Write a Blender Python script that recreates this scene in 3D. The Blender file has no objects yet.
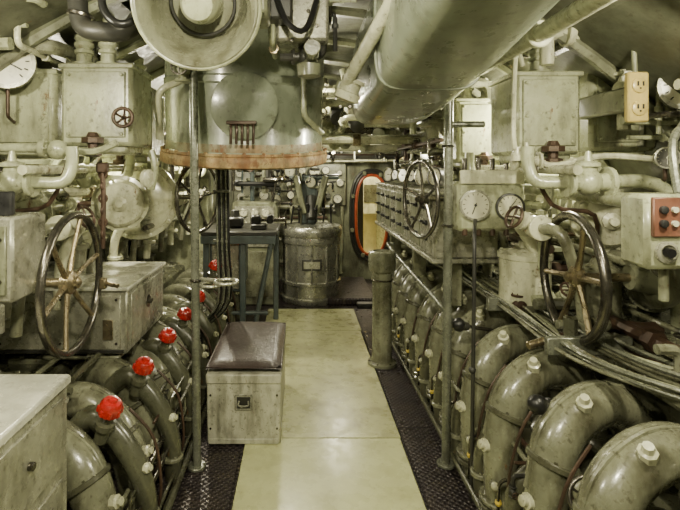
import bpy, bmesh, math, random
from mathutils import Vector, Matrix, Euler
random.seed(7)
V = Vector
R = random.uniform

# ------------------------------------------------------------------ materials
def ramp(nt, src, a, b, ca=(0,0,0,1), cb=(1,1,1,1)):
    r = nt.nodes.new('ShaderNodeValToRGB')
    r.color_ramp.elements[0].position = a; r.color_ramp.elements[1].position = b
    r.color_ramp.elements[0].color = ca; r.color_ramp.elements[1].color = cb
    nt.links.new(src, r.inputs[0]); return r.outputs[0]
def mixc(nt, fac, a, b):
    m = nt.nodes.new('ShaderNodeMix'); m.data_type = 'RGBA'
    for idx, v in ((0, fac), (6, a), (7, b)):
        if hasattr(v, 'is_output'): nt.links.new(v, m.inputs[idx])
        elif idx == 0: m.inputs[0].default_value = v
        else: m.inputs[idx].default_value = (*v, 1)
    return m.outputs[2]
def noise(nt, scale, stretch=(1,1,1), detail=6, rough=.6, off=0):
    tc = nt.nodes.new('ShaderNodeTexCoord'); mp = nt.nodes.new('ShaderNodeMapping')
    mp.inputs['Scale'].default_value = stretch; mp.inputs['Location'].default_value = (off, off*.7, off*.3)
    nt.links.new(tc.outputs['Object'], mp.inputs[0])
    n = nt.nodes.new('ShaderNodeTexNoise'); n.inputs['Scale'].default_value = scale
    n.inputs['Detail'].default_value = detail; n.inputs['Roughness'].default_value = rough
    nt.links.new(mp.outputs[0], n.inputs[0]); return n.outputs[0]
def mat(name, c1, c2=None, rough=.45, metal=0, grime=0.35, rust=0.0, scale=5, bump=.12, coat=0, grimec=(.04,.035,.018), rustc=(.15,.07,.025)):
    m = bpy.data.materials.new(name); m.use_nodes = True; nt = m.node_tree
    bs = nt.nodes['Principled BSDF']
    c2 = c2 or tuple(x*.75 for x in c1)
    col = mixc(nt, ramp(nt, noise(nt, scale), .35, .65), c1, c2)
    if grime:
        g = ramp(nt, noise(nt, scale*2.2, (1,1,.3), off=3.1), .46, .72, (0,0,0,1), (grime,)*3+(1,))
        col = mixc(nt, g, col, grimec)
        g2 = ramp(nt, noise(nt, scale*8, off=9, detail=5), .58, .70, (0,0,0,1), (min(1,grime*.9),)*3+(1,))
        col = mixc(nt, g2, col, grimec)
    if rust:
        r = ramp(nt, noise(nt, scale*3, (1,1,.5), off=6.3, detail=8, rough=.7), .68-rust*.2, .74-rust*.15)
        col = mixc(nt, r, col, rustc)
    nt.links.new(col, bs.inputs['Base Color'])
    bs.inputs['Metallic'].default_value = metal
    rr = ramp(nt, noise(nt, scale*4, off=1.7), .3, .7, (rough*.75,)*3+(1,), (min(1,rough*1.35),)*3+(1,))
    nt.links.new(rr, bs.inputs['Roughness'])
    if coat: bs.inputs['Coat Weight'].default_value = coat; bs.inputs['Coat Roughness'].default_value = .15
    if bump:
        b = nt.nodes.new('ShaderNodeBump'); b.inputs['Strength'].default_value = bump; b.inputs['Distance'].default_value = .01
        nt.links.new(noise(nt, scale*9, off=4), b.inputs['Height']); nt.links.new(b.outputs[0], bs.inputs['Normal'])
    return m
def emis(name, c, s):
    m = bpy.data.materials.new(name); m.use_nodes = True; b = m.node_tree.nodes['Principled BSDF']
    b.inputs['Base Color'].default_value = (*c,1); b.inputs['Emission Color'].default_value = (*c,1); b.inputs['Emission Strength'].default_value = s
    return m

PALE  = mat('pale_green_paint', (.42,.44,.285), (.30,.315,.20), .28, grime=.7, rust=.14, coat=.5)
PALED = mat('pale_green_paint_worn', (.24,.25,.165), (.14,.15,.095), .34, grime=.85, rust=.26, coat=.4)
WHITE = mat('cream_paint', (.62,.62,.44), (.48,.485,.34), .25, grime=.6, rust=.15, coat=.55)
TANKM = mat('tank_paint', (.27,.30,.22), (.19,.215,.155), .30, grime=.6, rust=.1, scale=3, coat=.55)
TANKR = mat('tank_paint_rust_stained', (.27,.29,.20), (.24,.16,.08), .45, grime=.7, rust=.7, scale=7)
GREY  = mat('engine_grey_green', (.105,.108,.07), (.055,.058,.037), .28, grime=.8, rust=.16, coat=.45)
GREYL = mat('engine_grey_light', (.245,.25,.17), (.145,.15,.10), .24, grime=.8, rust=.15, coat=.65, scale=6)
DARK  = mat('dark_machinery', (.032,.032,.027), (.016,.016,.014), .42, grime=.3)
BLACK = mat('black_rubber', (.010,.010,.010), rough=.35, grime=0)
RUST  = mat('rusted_rim', (.40,.30,.14), (.20,.095,.035), .6, grime=.75, rust=.85, scale=9)
COPPER= mat('corroded_copper', (.09,.052,.034), (.045,.027,.018), .45, metal=.4, grime=.5)
BRASS = mat('worn_brass', (.36,.30,.19), (.20,.165,.10), .3, metal=.85, grime=.5, scale=14)
STEEL = mat('polished_steel_rim', (.22,.205,.175), (.08,.075,.065), .22, metal=.9, grime=.4, scale=12)
ALU   = mat('scratched_aluminium', (.43,.43,.34), (.28,.28,.22), .26, metal=.4, grime=.65, rust=.06, scale=6)
ALULIT  = mat('aluminium_lit_top', (.66,.66,.55), (.50,.50,.41), .24, metal=.2, grime=.35, scale=4)  # paler copy of the aluminium: light on the tops put into the colour
GALV  = mat('stanchion_paint', (.20,.21,.165), (.13,.14,.105), .26, metal=.3, grime=.5, scale=9)
RED   = mat('red_cap_paint', (.52,.016,.013), (.34,.010,.009), .25, grime=.35, coat=.5)
ORANGE= mat('hatch_gasket_red', (.50,.09,.03), (.25,.045,.02), .4, grime=.4)
CUSH  = mat('brown_vinyl', (.055,.038,.034), (.038,.027,.024), .36, grime=.15, bump=.25, coat=.1, scale=7)
LOCKER= mat('locker_paint', (.52,.52,.40), (.37,.365,.28), .36, grime=.75, rust=.16, scale=8)
HULL  = mat('hull_paint', (.12,.125,.085), (.06,.065,.043), .5, grime=.7, rust=.1)
YEL   = mat('yellow_tag', (.75,.55,.08), rough=.4, grime=.1)
IVORY = mat('ivory_plate', (.60,.47,.16), rough=.35, grime=.25)
FACE  = mat('gauge_face', (.60,.59,.44), (.50,.49,.36), .3, grime=.25, bump=0, coat=.6)
FACED = mat('gauge_face_dark', (.08,.08,.07), rough=.25, grime=0, bump=0, coat=.8)
INK   = mat('gauge_ink', (.02,.02,.02), rough=.5, grime=0, bump=0)
BLUEG = mat('workbench_blue_grey', (.10,.125,.125), (.06,.08,.082), .4, grime=.45)
REDBR = mat('switch_plate_red_oxide', (.20,.09,.06), (.12,.05,.032), .45, grime=.6)
LINO  = mat('deck_linoleum', (.56,.58,.315), (.50,.515,.275), .26, grime=.35, scale=3.5, bump=.04, grimec=(.25,.235,.10))
LINO2 = mat('deck_linoleum_old', (.52,.53,.295), (.43,.435,.235), .28, grime=.6, scale=3.5, bump=.04, grimec=(.18,.165,.08))
WOOD  = mat('warm_panel', (.78,.72,.50), (.65,.58,.36), .5, grime=.2)
STAIN = mat('brushed_stainless', (.50,.50,.43), (.32,.32,.27), .28, metal=.75, grime=.4, scale=6)
BULB  = emis('bulb_glass', (1,.92,.70), 40)

def plate_mat():
    m = mat('diamond_tread_plate', (.052,.042,.044), (.03,.024,.026), .33, metal=.35, grime=.4, scale=4, bump=0, grimec=(.09,.07,.05))
    nt = m.node_tree; bs = nt.nodes['Principled BSDF']
    tc = nt.nodes.new('ShaderNodeTexCoord'); outs = []
    for ang in (45,-45):
        mp = nt.nodes.new('ShaderNodeMapping'); mp.inputs['Rotation'].default_value = (0,0,math.radians(ang)); mp.inputs['Scale'].default_value = (1,1,1)
        nt.links.new(tc.outputs['Object'], mp.inputs[0])
        w = nt.nodes.new('ShaderNodeTexWave'); w.inputs['Scale'].default_value = 13; nt.links.new(mp.outputs[0], w.inputs[0]); outs.append(w.outputs[1])
    mm = nt.nodes.new('ShaderNodeMath'); mm.operation = 'MULTIPLY'
    nt.links.new(outs[0], mm.inputs[0]); nt.links.new(outs[1], mm.inputs[1])
    b = nt.nodes.new('ShaderNodeBump'); b.inputs['Strength'].default_value = .9; b.inputs['Distance'].default_value = .008
    nt.links.new(mm.outputs[0], b.inputs['Height']); nt.links.new(b.outputs[0], bs.inputs['Normal'])
    return m
TREAD = plate_mat()

# ------------------------------------------------------------------ mesh builder
def frame(n):
    z = V(n).normalized(); up = V((0,0,1)) if abs(z.z) < .95 else V((0,1,0))
    x = up.cross(z).normalized(); return x, z.cross(x), z
class B:
    def __init__(s, name): s.n=name; s.v=[]; s.f=[]; s.m=[]; s.mats=[]
    def mi(s, m):
        if m not in s.mats: s.mats.append(m)
        return s.mats.index(m)
    def add(s, vs, fs, m):
        o=len(s.v); k=s.mi(m); s.v += [V(p) for p in vs]
        for f in fs: s.f.append([i+o for i in f]); s.m.append(k)
    def box(s, c, size, m, bev=.006, rot=(0,0,0)):
        h=[x/2 for x in size]; b=min(bev, min(h)*.45); vs=[]; fs=[]
        M=Euler([math.radians(a) for a in rot]).to_matrix(); c=V(c)
        sg=[(a,d,e) for a in (-1,1) for d in (-1,1) for e in (-1,1)]
        for q in sg:
            for ax in range(3):
                vs.append(c+M@V([q[i]*(h[i] if i==ax else h[i]-b) for i in range(3)]))
        ix=lambda q,ax: sg.index(tuple(q))*3+ax
        for ax in range(3):
            o=[i for i in range(3) if i!=ax]
            for sgn in (-1,1):
                f=[]
                for p,r in ((-1,-1),(1,-1),(1,1),(-1,1)):
                    q=[0,0,0]; q[ax]=sgn; q[o[0]]=p; q[o[1]]=r; f.append(ix(q,ax))
                fs.append(f)
            for p in (-1,1):
                for r in (-1,1):
                    q0=[0]*3; q0[ax]=-1; q0[o[0]]=p; q0[o[1]]=r; q1=list(q0); q1[ax]=1
                    fs.append([ix(q0,o[0]),ix(q1,o[0]),ix(q1,o[1]),ix(q0,o[1])])
        for q in sg: fs.append([ix(q,0),ix(q,1),ix(q,2)])
        s.add(vs,fs,m); return s
    def bx(s, x0,x1,y0,y1,z0,z1,m,bev=.006):
        return s.box(((x0+x1)/2,(y0+y1)/2,(z0+z1)/2),(abs(x1-x0),abs(y1-y0),abs(z1-z0)),m,bev)
    def lathe(s, o, ax, prof, m, seg=20, cap=True):
        x,y,z=frame(ax); o=V(o); vs=[]; fs=[]; n=len(prof)
        for r,h in prof:
            r=max(r,.0004)
            for i in range(seg):
                a=2*math.pi*i/seg; vs.append(o+z*h+x*(r*math.cos(a))+y*(r*math.sin(a)))
        for j in range(n-1):
            for i in range(seg):
                fs.append([j*seg+i,j*seg+(i+1)%seg,(j+1)*seg+(i+1)%seg,(j+1)*seg+i])
        if cap: fs.append(list(range(seg))); fs.append([(n-1)*seg+i for i in range(seg)])
        s.add(vs,fs,m); return s
    def cyl(s, p0, p1, r, m, r1=None, seg=14):
        p0=V(p0); p1=V(p1); L=(p1-p0).length; r1=r if r1 is None else r1; c=min(r*.15,L*.2,.004)
        return s.lathe(p0, p1-p0, [(r-c,0),(r,c),(r1,L-c),(r1-c,L)], m, seg)
    def sph(s, c, r, m, seg=14, sc=(1,1,1)):
        vs=[];fs=[];n=seg//2+1;c=V(c)
        for j in range(n):
            t=math.pi*(j+.02)/(n-1+.04)
            for i in range(seg):
                a=2*math.pi*i/seg; vs.append(c+V((r*sc[0]*math.sin(t)*math.cos(a), r*sc[1]*math.sin(t)*math.sin(a), r*sc[2]*math.cos(t))))
        for j in range(n-1):
            for i in range(seg): fs.append([j*seg+i,j*seg+(i+1)%seg,(j+1)*seg+(i+1)%seg,(j+1)*seg+i])
        fs.append(list(range(seg))); fs.append([(n-1)*seg+i for i in range(seg)])
        s.add(vs,fs,m); return s
    def tube(s, pts, r, m, seg=10, sub=5, closed=False):
        pts=[V(p) for p in pts]; n=len(pts); rr=r if isinstance(r,(list,tuple)) else [r]*n; P=[];Q=[]
        if n==2 and not closed: return s.cyl(pts[0],pts[1],rr[0],m,rr[1],seg)
        rng=range(n if closed else n-1)
        g=(lambda i: i%n) if closed else (lambda i: min(max(i,0),n-1))
        for i in rng:
            a,b,c,d=pts[g(i-1)],pts[g(i)],pts[g(i+1)],pts[g(i+2)]
            for k in range(sub):
                t=k/sub
                P.append(.5*((2*b)+(c-a)*t+(2*a-5*b+4*c-d)*t*t+(3*b-a-3*c+d)*t**3)); Q.append(rr[g(i)]*(1-t)+rr[g(i+1)]*t)
        if not closed: P.append(pts[-1]); Q.append(rr[-1])
        N=len(P); T=[]
        for i in range(N):
            d = (P[(i+1)%N]-P[i-1]) if closed else (P[min(i+1,N-1)]-P[max(i-1,0)])
            T.append(d.normalized())
        x,_,_=frame(T[0]); vs=[];fs=[]
        for i in range(N):
            x=(x-T[i]*x.dot(T[i])).normalized(); y=T[i].cross(x)
            for k in range(seg):
                a=2*math.pi*k/seg; vs.append(P[i]+x*(Q[i]*math.cos(a))+y*(Q[i]*math.sin(a)))
        for i in range(N if closed else N-1):
            j=(i+1)%N
            for k in range(seg): fs.append([i*seg+k,i*seg+(k+1)%seg,j*seg+(k+1)%seg,j*seg+k])
        if not closed: fs.append(list(range(seg))); fs.append([(N-1)*seg+k for k in range(seg)])
        s.add(vs,fs,m); return s
    def torus(s, c, n, Rr, r, m, seg=36, ts=10):
        x,y,z=frame(n); c=V(c)
        return s.tube([c+x*(Rr*math.cos(2*math.pi*i/seg))+y*(Rr*math.sin(2*math.pi*i/seg)) for i in range(seg)], r, m, ts, 1, True)
    def bolts(s, c, n, Rr, num, r, h, m, ph=0):
        x,y,z=frame(n); c=V(c)
        for i in range(num):
            a=2*math.pi*(i+ph)/num; p=c+x*(Rr*math.cos(a))+y*(Rr*math.sin(a)); s.lathe(p-z*h*.3, z, [(r,0),(r,h*1.1),(r*.75,h*1.3)], m, 6)
        return s
    def flange(s, c, n, r, m, t=.02, nb=8):
        x,y,z=frame(n); c=V(c)
        s.cyl(c-z*t/2,c+z*t/2,r,m,seg=20); s.bolts(c+z*t/2,z,r*.8,nb,r*.1,.008,m); return s
    def pipe(s, pts, r, m, bend=None, seg=10):
        pts=[V(p) for p in pts]; bend=bend or r*2.5; out=[pts[0]]; 
        for i in range(1,len(pts)-1):
            a=pts[i-1]-pts[i]; c=pts[i+1]-pts[i]; q=min(bend,a.length*.45,c.length*.45); a.normalize(); c.normalize()
            p0=pts[i]+a*q; p2=pts[i]+c*q
            for t in (0,.25,.5,.75,1): out.append(p0*(1-t)**2+pts[i]*2*t*(1-t)+p2*t*t)
        out.append(pts[-1]); return s.tube(out,r,m,seg,1)
    def gauge(s, c, n, r, rim, face=None, seg=24, depth=.05):
        face=face or FACE; x,y,z=frame(n); c=V(c)
        s.lathe(c-z*depth, z, [(r*.7,0),(r*.95,.004),(r,depth*.5),(r,depth+.006),(r*.86,depth+.008),(r*.84,depth-.002)], rim, seg)
        s.lathe(c-z*.001, z, [(r*.85,0),(r*.85,.002)], face, seg)
        ink = INK if face is FACE else FACE
        for i in range(12):
            a=math.radians(-225+270*i/11+90); d=x*math.cos(a+math.pi/2)+y*math.sin(a+math.pi/2)
            s.cyl(c+d*r*.64+z*.001, c+d*r*.78+z*.001, r*.025, ink, seg=4)
        a=R(0,6.28); d=x*math.cos(a)+y*math.sin(a); s.cyl(c-d*r*.15+z*.003,c+d*r*.6+z*.003,r*.03,ink,seg=5); s.cyl(c,c+z*.006,r*.09,ink,seg=8)
        return s
    def wheel(s, c, n, Rr, r, rim, spoke, ns=5, stem=.2, ph=0, stemm=None):
        x,y,z=frame(n); c=V(c)
        s.torus(c,n,Rr,r,rim,40,10)
        for i in range(ns):
            a=2*math.pi*(i+ph)/ns; d=x*math.cos(a)+y*math.sin(a)
            s.tube([c+d*Rr*.1-z*.02, c+d*Rr*.5-z*.015, c+d*Rr*.99], [r*.85,r*.6,r*.7], spoke, 8, 3)
        s.lathe(c-z*.05,z,[(Rr*.1,0),(Rr*.17,.01),(Rr*.17,.045),(Rr*.09,.055),(Rr*.09,.07),(Rr*.04,.078)],spoke,16)
        if stem: s.cyl(c-z*stem,c-z*.04,Rr*.07,stemm or rim,seg=12)
        return s
    def valve(s, c, d, r, m, wm=None, up=(0,0,1)):
        d=V(d).normalized(); up=V(up); c=V(c)
        s.sph(c,r*1.5,m,14); s.cyl(c-d*r*2.2,c+d*r*2.2,r,m)
        s.flange(c-d*r*2.2,d,r*1.7,m,r*.5,6); s.flange(c+d*r*2.2,d,r*1.7,m,r*.5,6)
        s.lathe(c,up,[(r*.9,0),(r*.9,r*1.6),(r*1.3,r*1.7),(r*1.3,r*2.1),(r*.5,r*2.3),(r*.3,r*3.4)],m,12)
        if wm:
            s.torus(c+up*r*3.3,up,r*1.5,r*.22,wm,20,6)
            x,y,z=frame(up)
            for i in range(4):
                a=math.pi*i/2; s.cyl(c+z*r*3.3, c+z*r*3.3+(x*math.cos(a)+y*math.sin(a))*r*1.5, r*.16, wm, seg=6)
        return s
    def done(s, parent=None, ang=38):
        me=bpy.data.meshes.new(s.n)
        xs=[p.x for p in s.v]; ys=[p.y for p in s.v]; zs=[p.z for p in s.v]
        o=V(((min(xs)+max(xs))/2,(min(ys)+max(ys))/2,min(zs)))
        me.from_pydata([tuple(p-o) for p in s.v],[],s.f)
        for m in s.mats: me.materials.append(m)
        me.polygons.foreach_set('material_index', s.m)
        bm=bmesh.new(); bm.from_mesh(me); bmesh.ops.recalc_face_normals(bm,faces=bm.faces); bm.to_mesh(me); bm.free()
        me.polygons.foreach_set('use_smooth',[True]*len(me.polygons)); me.set_sharp_from_angle(angle=math.radians(ang)); me.update()
        ob=bpy.data.objects.new(s.n,me); ob.location=o; bpy.context.scene.collection.objects.link(ob)
        if parent: ob.parent=parent
        return ob
def dup(ob, off, rot=0):
    n=bpy.data.objects.new(ob.name.split('.')[0], ob.data); n.location=ob.location+V(off); n.rotation_euler=(0,0,math.radians(rot)); bpy.context.scene.collection.objects.link(n)
    n.parent=ob.parent; return n
def empty(name):
    e=bpy.data.objects.new(name,None); e.empty_display_size=.2; bpy.context.scene.collection.objects.link(e); return e
def clutter(b, x0,x1,y0,y1,z0,z1, n, mats, rmin=.006, rmax=.024, fit=True):
    for i in range(n):
        p=V((R(x0,x1),R(y0,y1),R(z0,z1))); pts=[p.copy()]; ax=random.randrange(3); r=R(rmin,rmax); m=random.choice(mats)
        lo=(x0,y0,z0); hi=(x1,y1,z1)
        for k in range(random.choice((2,3,3,4))):
            q=pts[-1].copy(); q[ax]=R(lo[ax],hi[ax])
            if (q-pts[-1]).length>r*4: pts.append(q)
            ax=(ax+random.choice((1,2)))%3
        if len(pts)<2: continue
        b.pipe(pts,r,m,seg=8)
        if fit:
            for k in range(len(pts)-1):
                a,c=pts[k],pts[k+1]
                if (c-a).length>r*9 and R(0,1)<.6:
                    t=R(.3,.7); q=a.lerp(c,t); d=(c-a).normalized()
                    if R(0,1)<.35: b.valve(q,d,r*1.15,m,random.choice([None,COPPER,STEEL]),random.choice([(0,-1,0),(0,0,1),(0,-.7,.7)]))
                    else: b.lathe(q,d,[(r*1.1,-r),(r*1.6,-r*.9),(r*1.6,r*.9),(r*1.1,r)],random.choice([m,m,m,BRASS]),6)

# ------------------------------------------------------------------ room shell
Y0,Y1=-1.4,6.6
b=B('floor'); b.bx(-2.1,2.1,Y0,Y1+.1,-.1,0,TREAD,.001); b.done()
b=B('ceiling'); b.bx(-2.1,2.1,Y0,Y1+.1,2.44,2.5,HULL,.002); b.done()
b=B('wall_right'); b.bx(2.04,2.1,Y0,Y1+.1,0,2.44,HULL,.002); b.done()
b=B('wall_left'); b.bx(-2.1,-2.04,Y0,Y1+.1,0,2.44,HULL,.002); b.done()
b=B('wall_back'); b.bx(-2.1,2.1,Y0-.06,Y0,0,2.44,HULL,.002); b.done()
b=B('hull_frame_1')  # curved hull frame ribs and corner plating
y=Y0+.4
while y<Y1:
    pts=[V((2.0*math.cos(math.radians(a)),y,.62+1.79*math.sin(math.radians(a)))) for a in range(20,161,10)]
    b.tube(pts,.028,PALED,6,2); y+=.62
for a in list(range(22,66,11))+list(range(114,158,11)):
    p=[V((2.035*math.cos(math.radians(t)),0,.62+1.81*math.sin(math.radians(t)))) for t in (a,a+11)]
    vs=[]
    for q in p:
        for yy in (Y0+.01,Y1-.01): vs.append(V((q.x,yy,q.z)))
    b.add(vs,[[0,1,3,2]],HULL)
b.done()
hx,hz,ha,hb=.98,.885,.215,.545
def hloop(a,c,y,n=40):
    out=[]
    for i in range(n):
        t=2*math.pi*i/n; cc,ss=math.cos(t),math.sin(t)
        out.append(V((hx+a*math.copysign(abs(cc)**.8,cc), y, hz+c*math.copysign(abs(ss)**.7,ss))))
    return out
b=B('wall_far')
x0,x1,z0,z1=hx-.45,hx+.45,hz-.8,hz+.8
b.bx(-2.1,x0,Y1,Y1+.06,0,2.44,PALED,.001); b.bx(x1,2.1,Y1,Y1+.06,0,2.44,PALED,.001)
b.bx(x0,x1,Y1,Y1+.06,0,z0,PALED,.001); b.bx(x0,x1,Y1,Y1+.06,z1,2.44,PALED,.001)
inn=hloop(ha,hb,Y1); outr=[]
for p in inn:
    dx,dz=p.x-hx,p.z-hz; k=min(.45/abs(dx) if abs(dx)>1e-6 else 1e9,.8/abs(dz) if abs(dz)>1e-6 else 1e9); outr.append(V((hx+dx*k,Y1,hz+dz*k)))
n=len(inn); vs=inn+outr+[p+V((0,.06,0)) for p in inn]
b.add(vs,[[i,(i+1)%n,n+(i+1)%n,n+i] for i in range(n)]+[[i,(i+1)%n,2*n+(i+1)%n,2*n+i] for i in range(n)],PALED)
b.done()
b=B('door_1')
b.tube(hloop(ha+.0,hb+.0,Y1-.03),.022,ORANGE,8,1,True)
b.tube(hloop(ha+.035,hb+.035,Y1-.03),.018,DARK,8,1,True)
b.tube(hloop(ha+.07,hb+.07,Y1-.03),.022,DARK,8,1,True)
for a in range(0,360,45):
    t=math.radians(a+20); b.box((hx+(ha+.07)*math.cos(t),Y1-.05,hz+(hb+.06)*math.sin(t)),(.05,.05,.06),PALED,.01)
b.done()
b=B('far_compartment'); b.bx(.1,2.0,Y1+.2,8.6,-.05,0,LINO,.001); b.bx(.1,2.0,8.6,8.66,0,2.3,WOOD,.001); b.bx(.04,.1,Y1+.1,8.6,0,2.3,WOOD,.001); b.bx(2,2.06,Y1+.1,8.6,0,2.3,WOOD,.001); b.bx(.1,2,Y1+.1,8.6,2.3,2.35,WHITE,.001)
b.bx(1.05,1.35,8.2,8.58,.75,1.35,WHITE); b.bx(1.09,1.31,8.18,8.2,.95,1.25,GREY); b.bx(1.35,1.75,7.6,8.5,0,.8,PALE); b.bx(.85,.95,7.2,7.3,0,1.4,DARK)
b.done()
# ------------------------------------------------------------------ deck panels
b=B('deck_lino_panel'); b.bx(-.30,.555,-.6,2.66,0,.014,LINO,.003); b.done()
b=B('deck_lino_panel'); b.bx(-.30,.56,2.672,4.45,0,.011,LINO2,.003); b.done()
b=B('deck_lino_panel'); b.bx(-.34,.58,4.462,5.15,0,.011,LINO2,.003); b.done()
b=B('tread_plate_strip')
y=1.2
while y<5:
    b.bx(.57,.745,y,y+.78,0,.012,TREAD,.003)
    for q in (.05,.73):
        b.lathe((.60,y+q,.012),(0,0,1),[(.012,0),(.012,.002)],STEEL,8); b.lathe((.72,y+q,.012),(0,0,1),[(.012,0),(.012,.002)],STEEL,8)
    y+=.79
b.done()
b=B('tread_plate_strip')
y=1.2
while y<2.5:
    b.bx(-.55,-.315,y,y+.66,0,.012,TREAD,.003); y+=.67
b.done()
b=B('deck_ramp'); b.bx(.30,.85,5.3,6.4,0,.08,TREAD,.02); b.bx(.62,.84,5.2,5.3,0,.05,DARK); b.done()

# ------------------------------------------------------------------ engines
ER=empty('diesel_engine'); EL=empty('diesel_engine')
def elbow_r(name):
    b=B(name)
    p=[(1.32,.14,.24),(1.29,.12,.48),(1.17,.07,.635),(1.02,.01,.66),(.90,-.03,.575),(.85,-.055,.41),(.84,-.06,.24),(.84,-.06,.05)]
    b.tube(p,[.064,.070,.078,.080,.078,.072,.066,.060],GREYL,20,5)
    b.tube([(p[2][0]+.02,p[2][1]-.01,p[2][2]+.076),(p[3][0]-.01,p[3][1]-.01,p[3][2]+.078),(p[4][0]-.055,p[4][1]-.01,p[4][2]+.055),(p[5][0]-.072,p[5][1],p[5][2]+.01)],.010,GREYL,8,4)
    b.flange((.84,-.06,.13),(0,0,1),.084,GREY,.024,8); b.flange((.84,-.06,.16),(0,0,1),.084,GREYL,.018,8)
    b.flange((1.30,.125,.44),(.1,.05,-1),.095,GREYL,.028,8)
    b.flange((.875,-.045,.50),(.35,.12,.92),.090,GREY,.022,8)
    b.lathe((.79,-.07,.38),(-1,-.25,.25),[(.026,0),(.026,.025),(.018,.027),(.018,.042),(.011,.046)],WHITE,10)
    b.lathe((.98,-.05,.69),(-.2,-.4,.8),[(.026,0),(.026,.03),(.017,.034),(.015,.055)],WHITE,8)
    b.cyl((.80,-.10,.24),(.785,-.15,.27),.016,GREY); b.sph((.785,-.16,.27),.017,WHITE,10)
    b.tube([(1.18,.1,.10),(1.16,.09,.34),(1.06,.05,.44),(.98,.02,.36),(.965,0,.2),(.965,0,.05)],[.04,.042,.045,.045,.04,.04],GREY,12,4)
    b.flange((.965,0,.2),(0,0,1),.058,GREYL,.02,6)
    return b.done(ER)
r0=elbow_r('exhaust_elbow'); r0.location.y+=1.08
for i in range(1,13): dup(r0,(R(-.012,.012),.315*i+R(-.01,.01),R(-.012,.012)),R(-4,4))
def small_r(name):
    b=B(name)
    b.tube([(1.05,.0,.36),(.92,-.01,.38),(.83,-.02,.31),(.80,-.02,.2),(.805,-.02,.03)],[.032,.036,.038,.034,.032],GREY,12,5)
    b.flange((.805,-.02,.16),(0,0,1),.05,GREYL,.022,6)
    b.tube([(.80,.03,.30),(.775,.04,.27),(.775,.05,.15),(.79,.1,.06)],.007,STEEL,6,4)
    b.tube([(.93,.02,.62),(.84,.0,.50),(.79,-.01,.30),(.79,-.03,.1)],.006,COPPER,6,4)
    b.sph((.775,.045,.2),.014,YEL,8)
    return b.done(ER)
s0=small_r('water_jacket_elbow'); s0.location.y+=1.20
for i in range(1,12): dup(s0,(0,.315*i,0))

def elbow_l(name):
    b=B(name)
    p=[(-1.22,.14,.16),(-1.18,.12,.34),(-1.07,.07,.46),(-.94,.02,.475),(-.82,-.02,.41),(-.745,-.05,.28),(-.72,-.055,.16),(-.72,-.055,.04)]
    b.tube(p,[.06,.068,.076,.080,.080,.075,.068,.062],GREYL,20,5)
    b.tube([(p[3][0]+.02,p[3][1]-.02,p[3][2]+.078),(p[4][0]+.055,p[4][1]-.01,p[4][2]+.055),(p[5][0]+.072,p[5][1],p[5][2]+.01)],.009,GREYL,8,4)
    b.flange((-.72,-.055,.10),(0,0,1),.084,GREY,.026,8)
    b.flange((-.785,-.035,.355),(-.5,.18,.85),.09,GREY,.022,8)
    b.lathe((-.68,-.065,.30),(1,-.3,.3),[(.024,0),(.024,.025),(.015,.03),(.015,.042)],WHITE,8)
    b.lathe((-.70,-.11,.20),(.6,-1,.2),[(.02,0),(.02,.025),(.013,.03),(.013,.042)],WHITE,8)
    return b.done(EL)
l0=elbow_l('exhaust_elbow'); l0.location.y+=1.80
for i in range(1,12): dup(l0,(R(-.01,.01),.30*i,R(-.01,.01)),R(-4,4))
def stub_l(name):
    b=B(name)
    b.tube([(-1.0,.0,.34),(-.86,.0,.50),(-.78,0,.49),(-.67,-.01,.36),(-.61,-.01,.2),(-.61,-.01,.03)],[.035,.044,.048,.046,.040,.036],GREY,14,4)
    b.flange((-.61,-.01,.13),(0,0,1),.052,GREYL,.02,6)
    b.lathe((-.62,-.02,.32),(1,-.4,.3),[(.02,0),(.02,.025),(.012,.03),(.012,.04)],WHITE,8)
    b.tube([(-.70,.05,.52),(-.60,.05,.40),(-.57,.05,.2),(-.60,.06,.05)],.006,COPPER,6,4)
    return b.done(EL)
t0=stub_l('water_jacket_elbow'); t0.location.y+=1.92
for i in range(1,9): dup(t0,(0,.385*i,0))
def redcap(y,x=-.75,z=.585):
    b=B('red_capped_test_cock')
    d=V((.35,-.15,1))
    b.lathe((x-.03,y,z-.14),d,[(.028,0),(.028,.06),(.04,.062),(.04,.085),(.026,.09),(.026,.14)],GREY,10)
    d.normalize(); c=V((x-.03,y,z-.14))+d*.12
    b.lathe(c,d,[(.034,0),(.043,.006),(.045,.03),(.042,.045),(.034,.055),(.02,.058),(.016,.068),(.01,.070)],RED,14)
    b.bolts(c+d*.016,d,.041,8,.009,.018,RED)
    b.done(EL)
for y in (1.875,2.27,2.68,3.08,3.5,4.0): redcap(y)
redcap(3.55,-.64,.80)

def engine(side,par):
    b=B('engine_block'); s=side
    xa=1.24 if s>0 else -1.12; zt=.80 if s>0 else .50; xo=s*1.98
    b.bx(min(xa,xo),max(xa,xo),.2,5.1,0,zt-.45,GREY,.02)
    b.bx(min(xa+s*.10,xo),max(xa+s*.10,xo),.2,5.1,zt-.45,zt,GREY,.02)
    y=.4
    while y<5.1:
        b.box((xa+s*.28,y+.1,zt+.01),(.22,.2,.03),GREYL,.01); b.bolts((xa+s*.28,y+.1,zt+.025),(0,0,1),.09,6,.012,.012,ALU)
        b.cyl((xa+s*.5,y+.27,zt),(xa+s*.5,y+.27,zt+.09),.05,GREYL); b.flange((xa+s*.5,y+.27,zt+.09),(0,0,1),.065,GREY,.02,6)
        b.cyl((xa,y+.05,.14),(xa-s*.10,y+.05,.14),.05,GREY); b.bolts((xa-s*.10,y+.05,.14),(-s,0,0),.035,6,.006,.01,ALU)
        y+=.345
    b.done(par)
engine(1,ER); engine(-1,EL)
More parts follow.
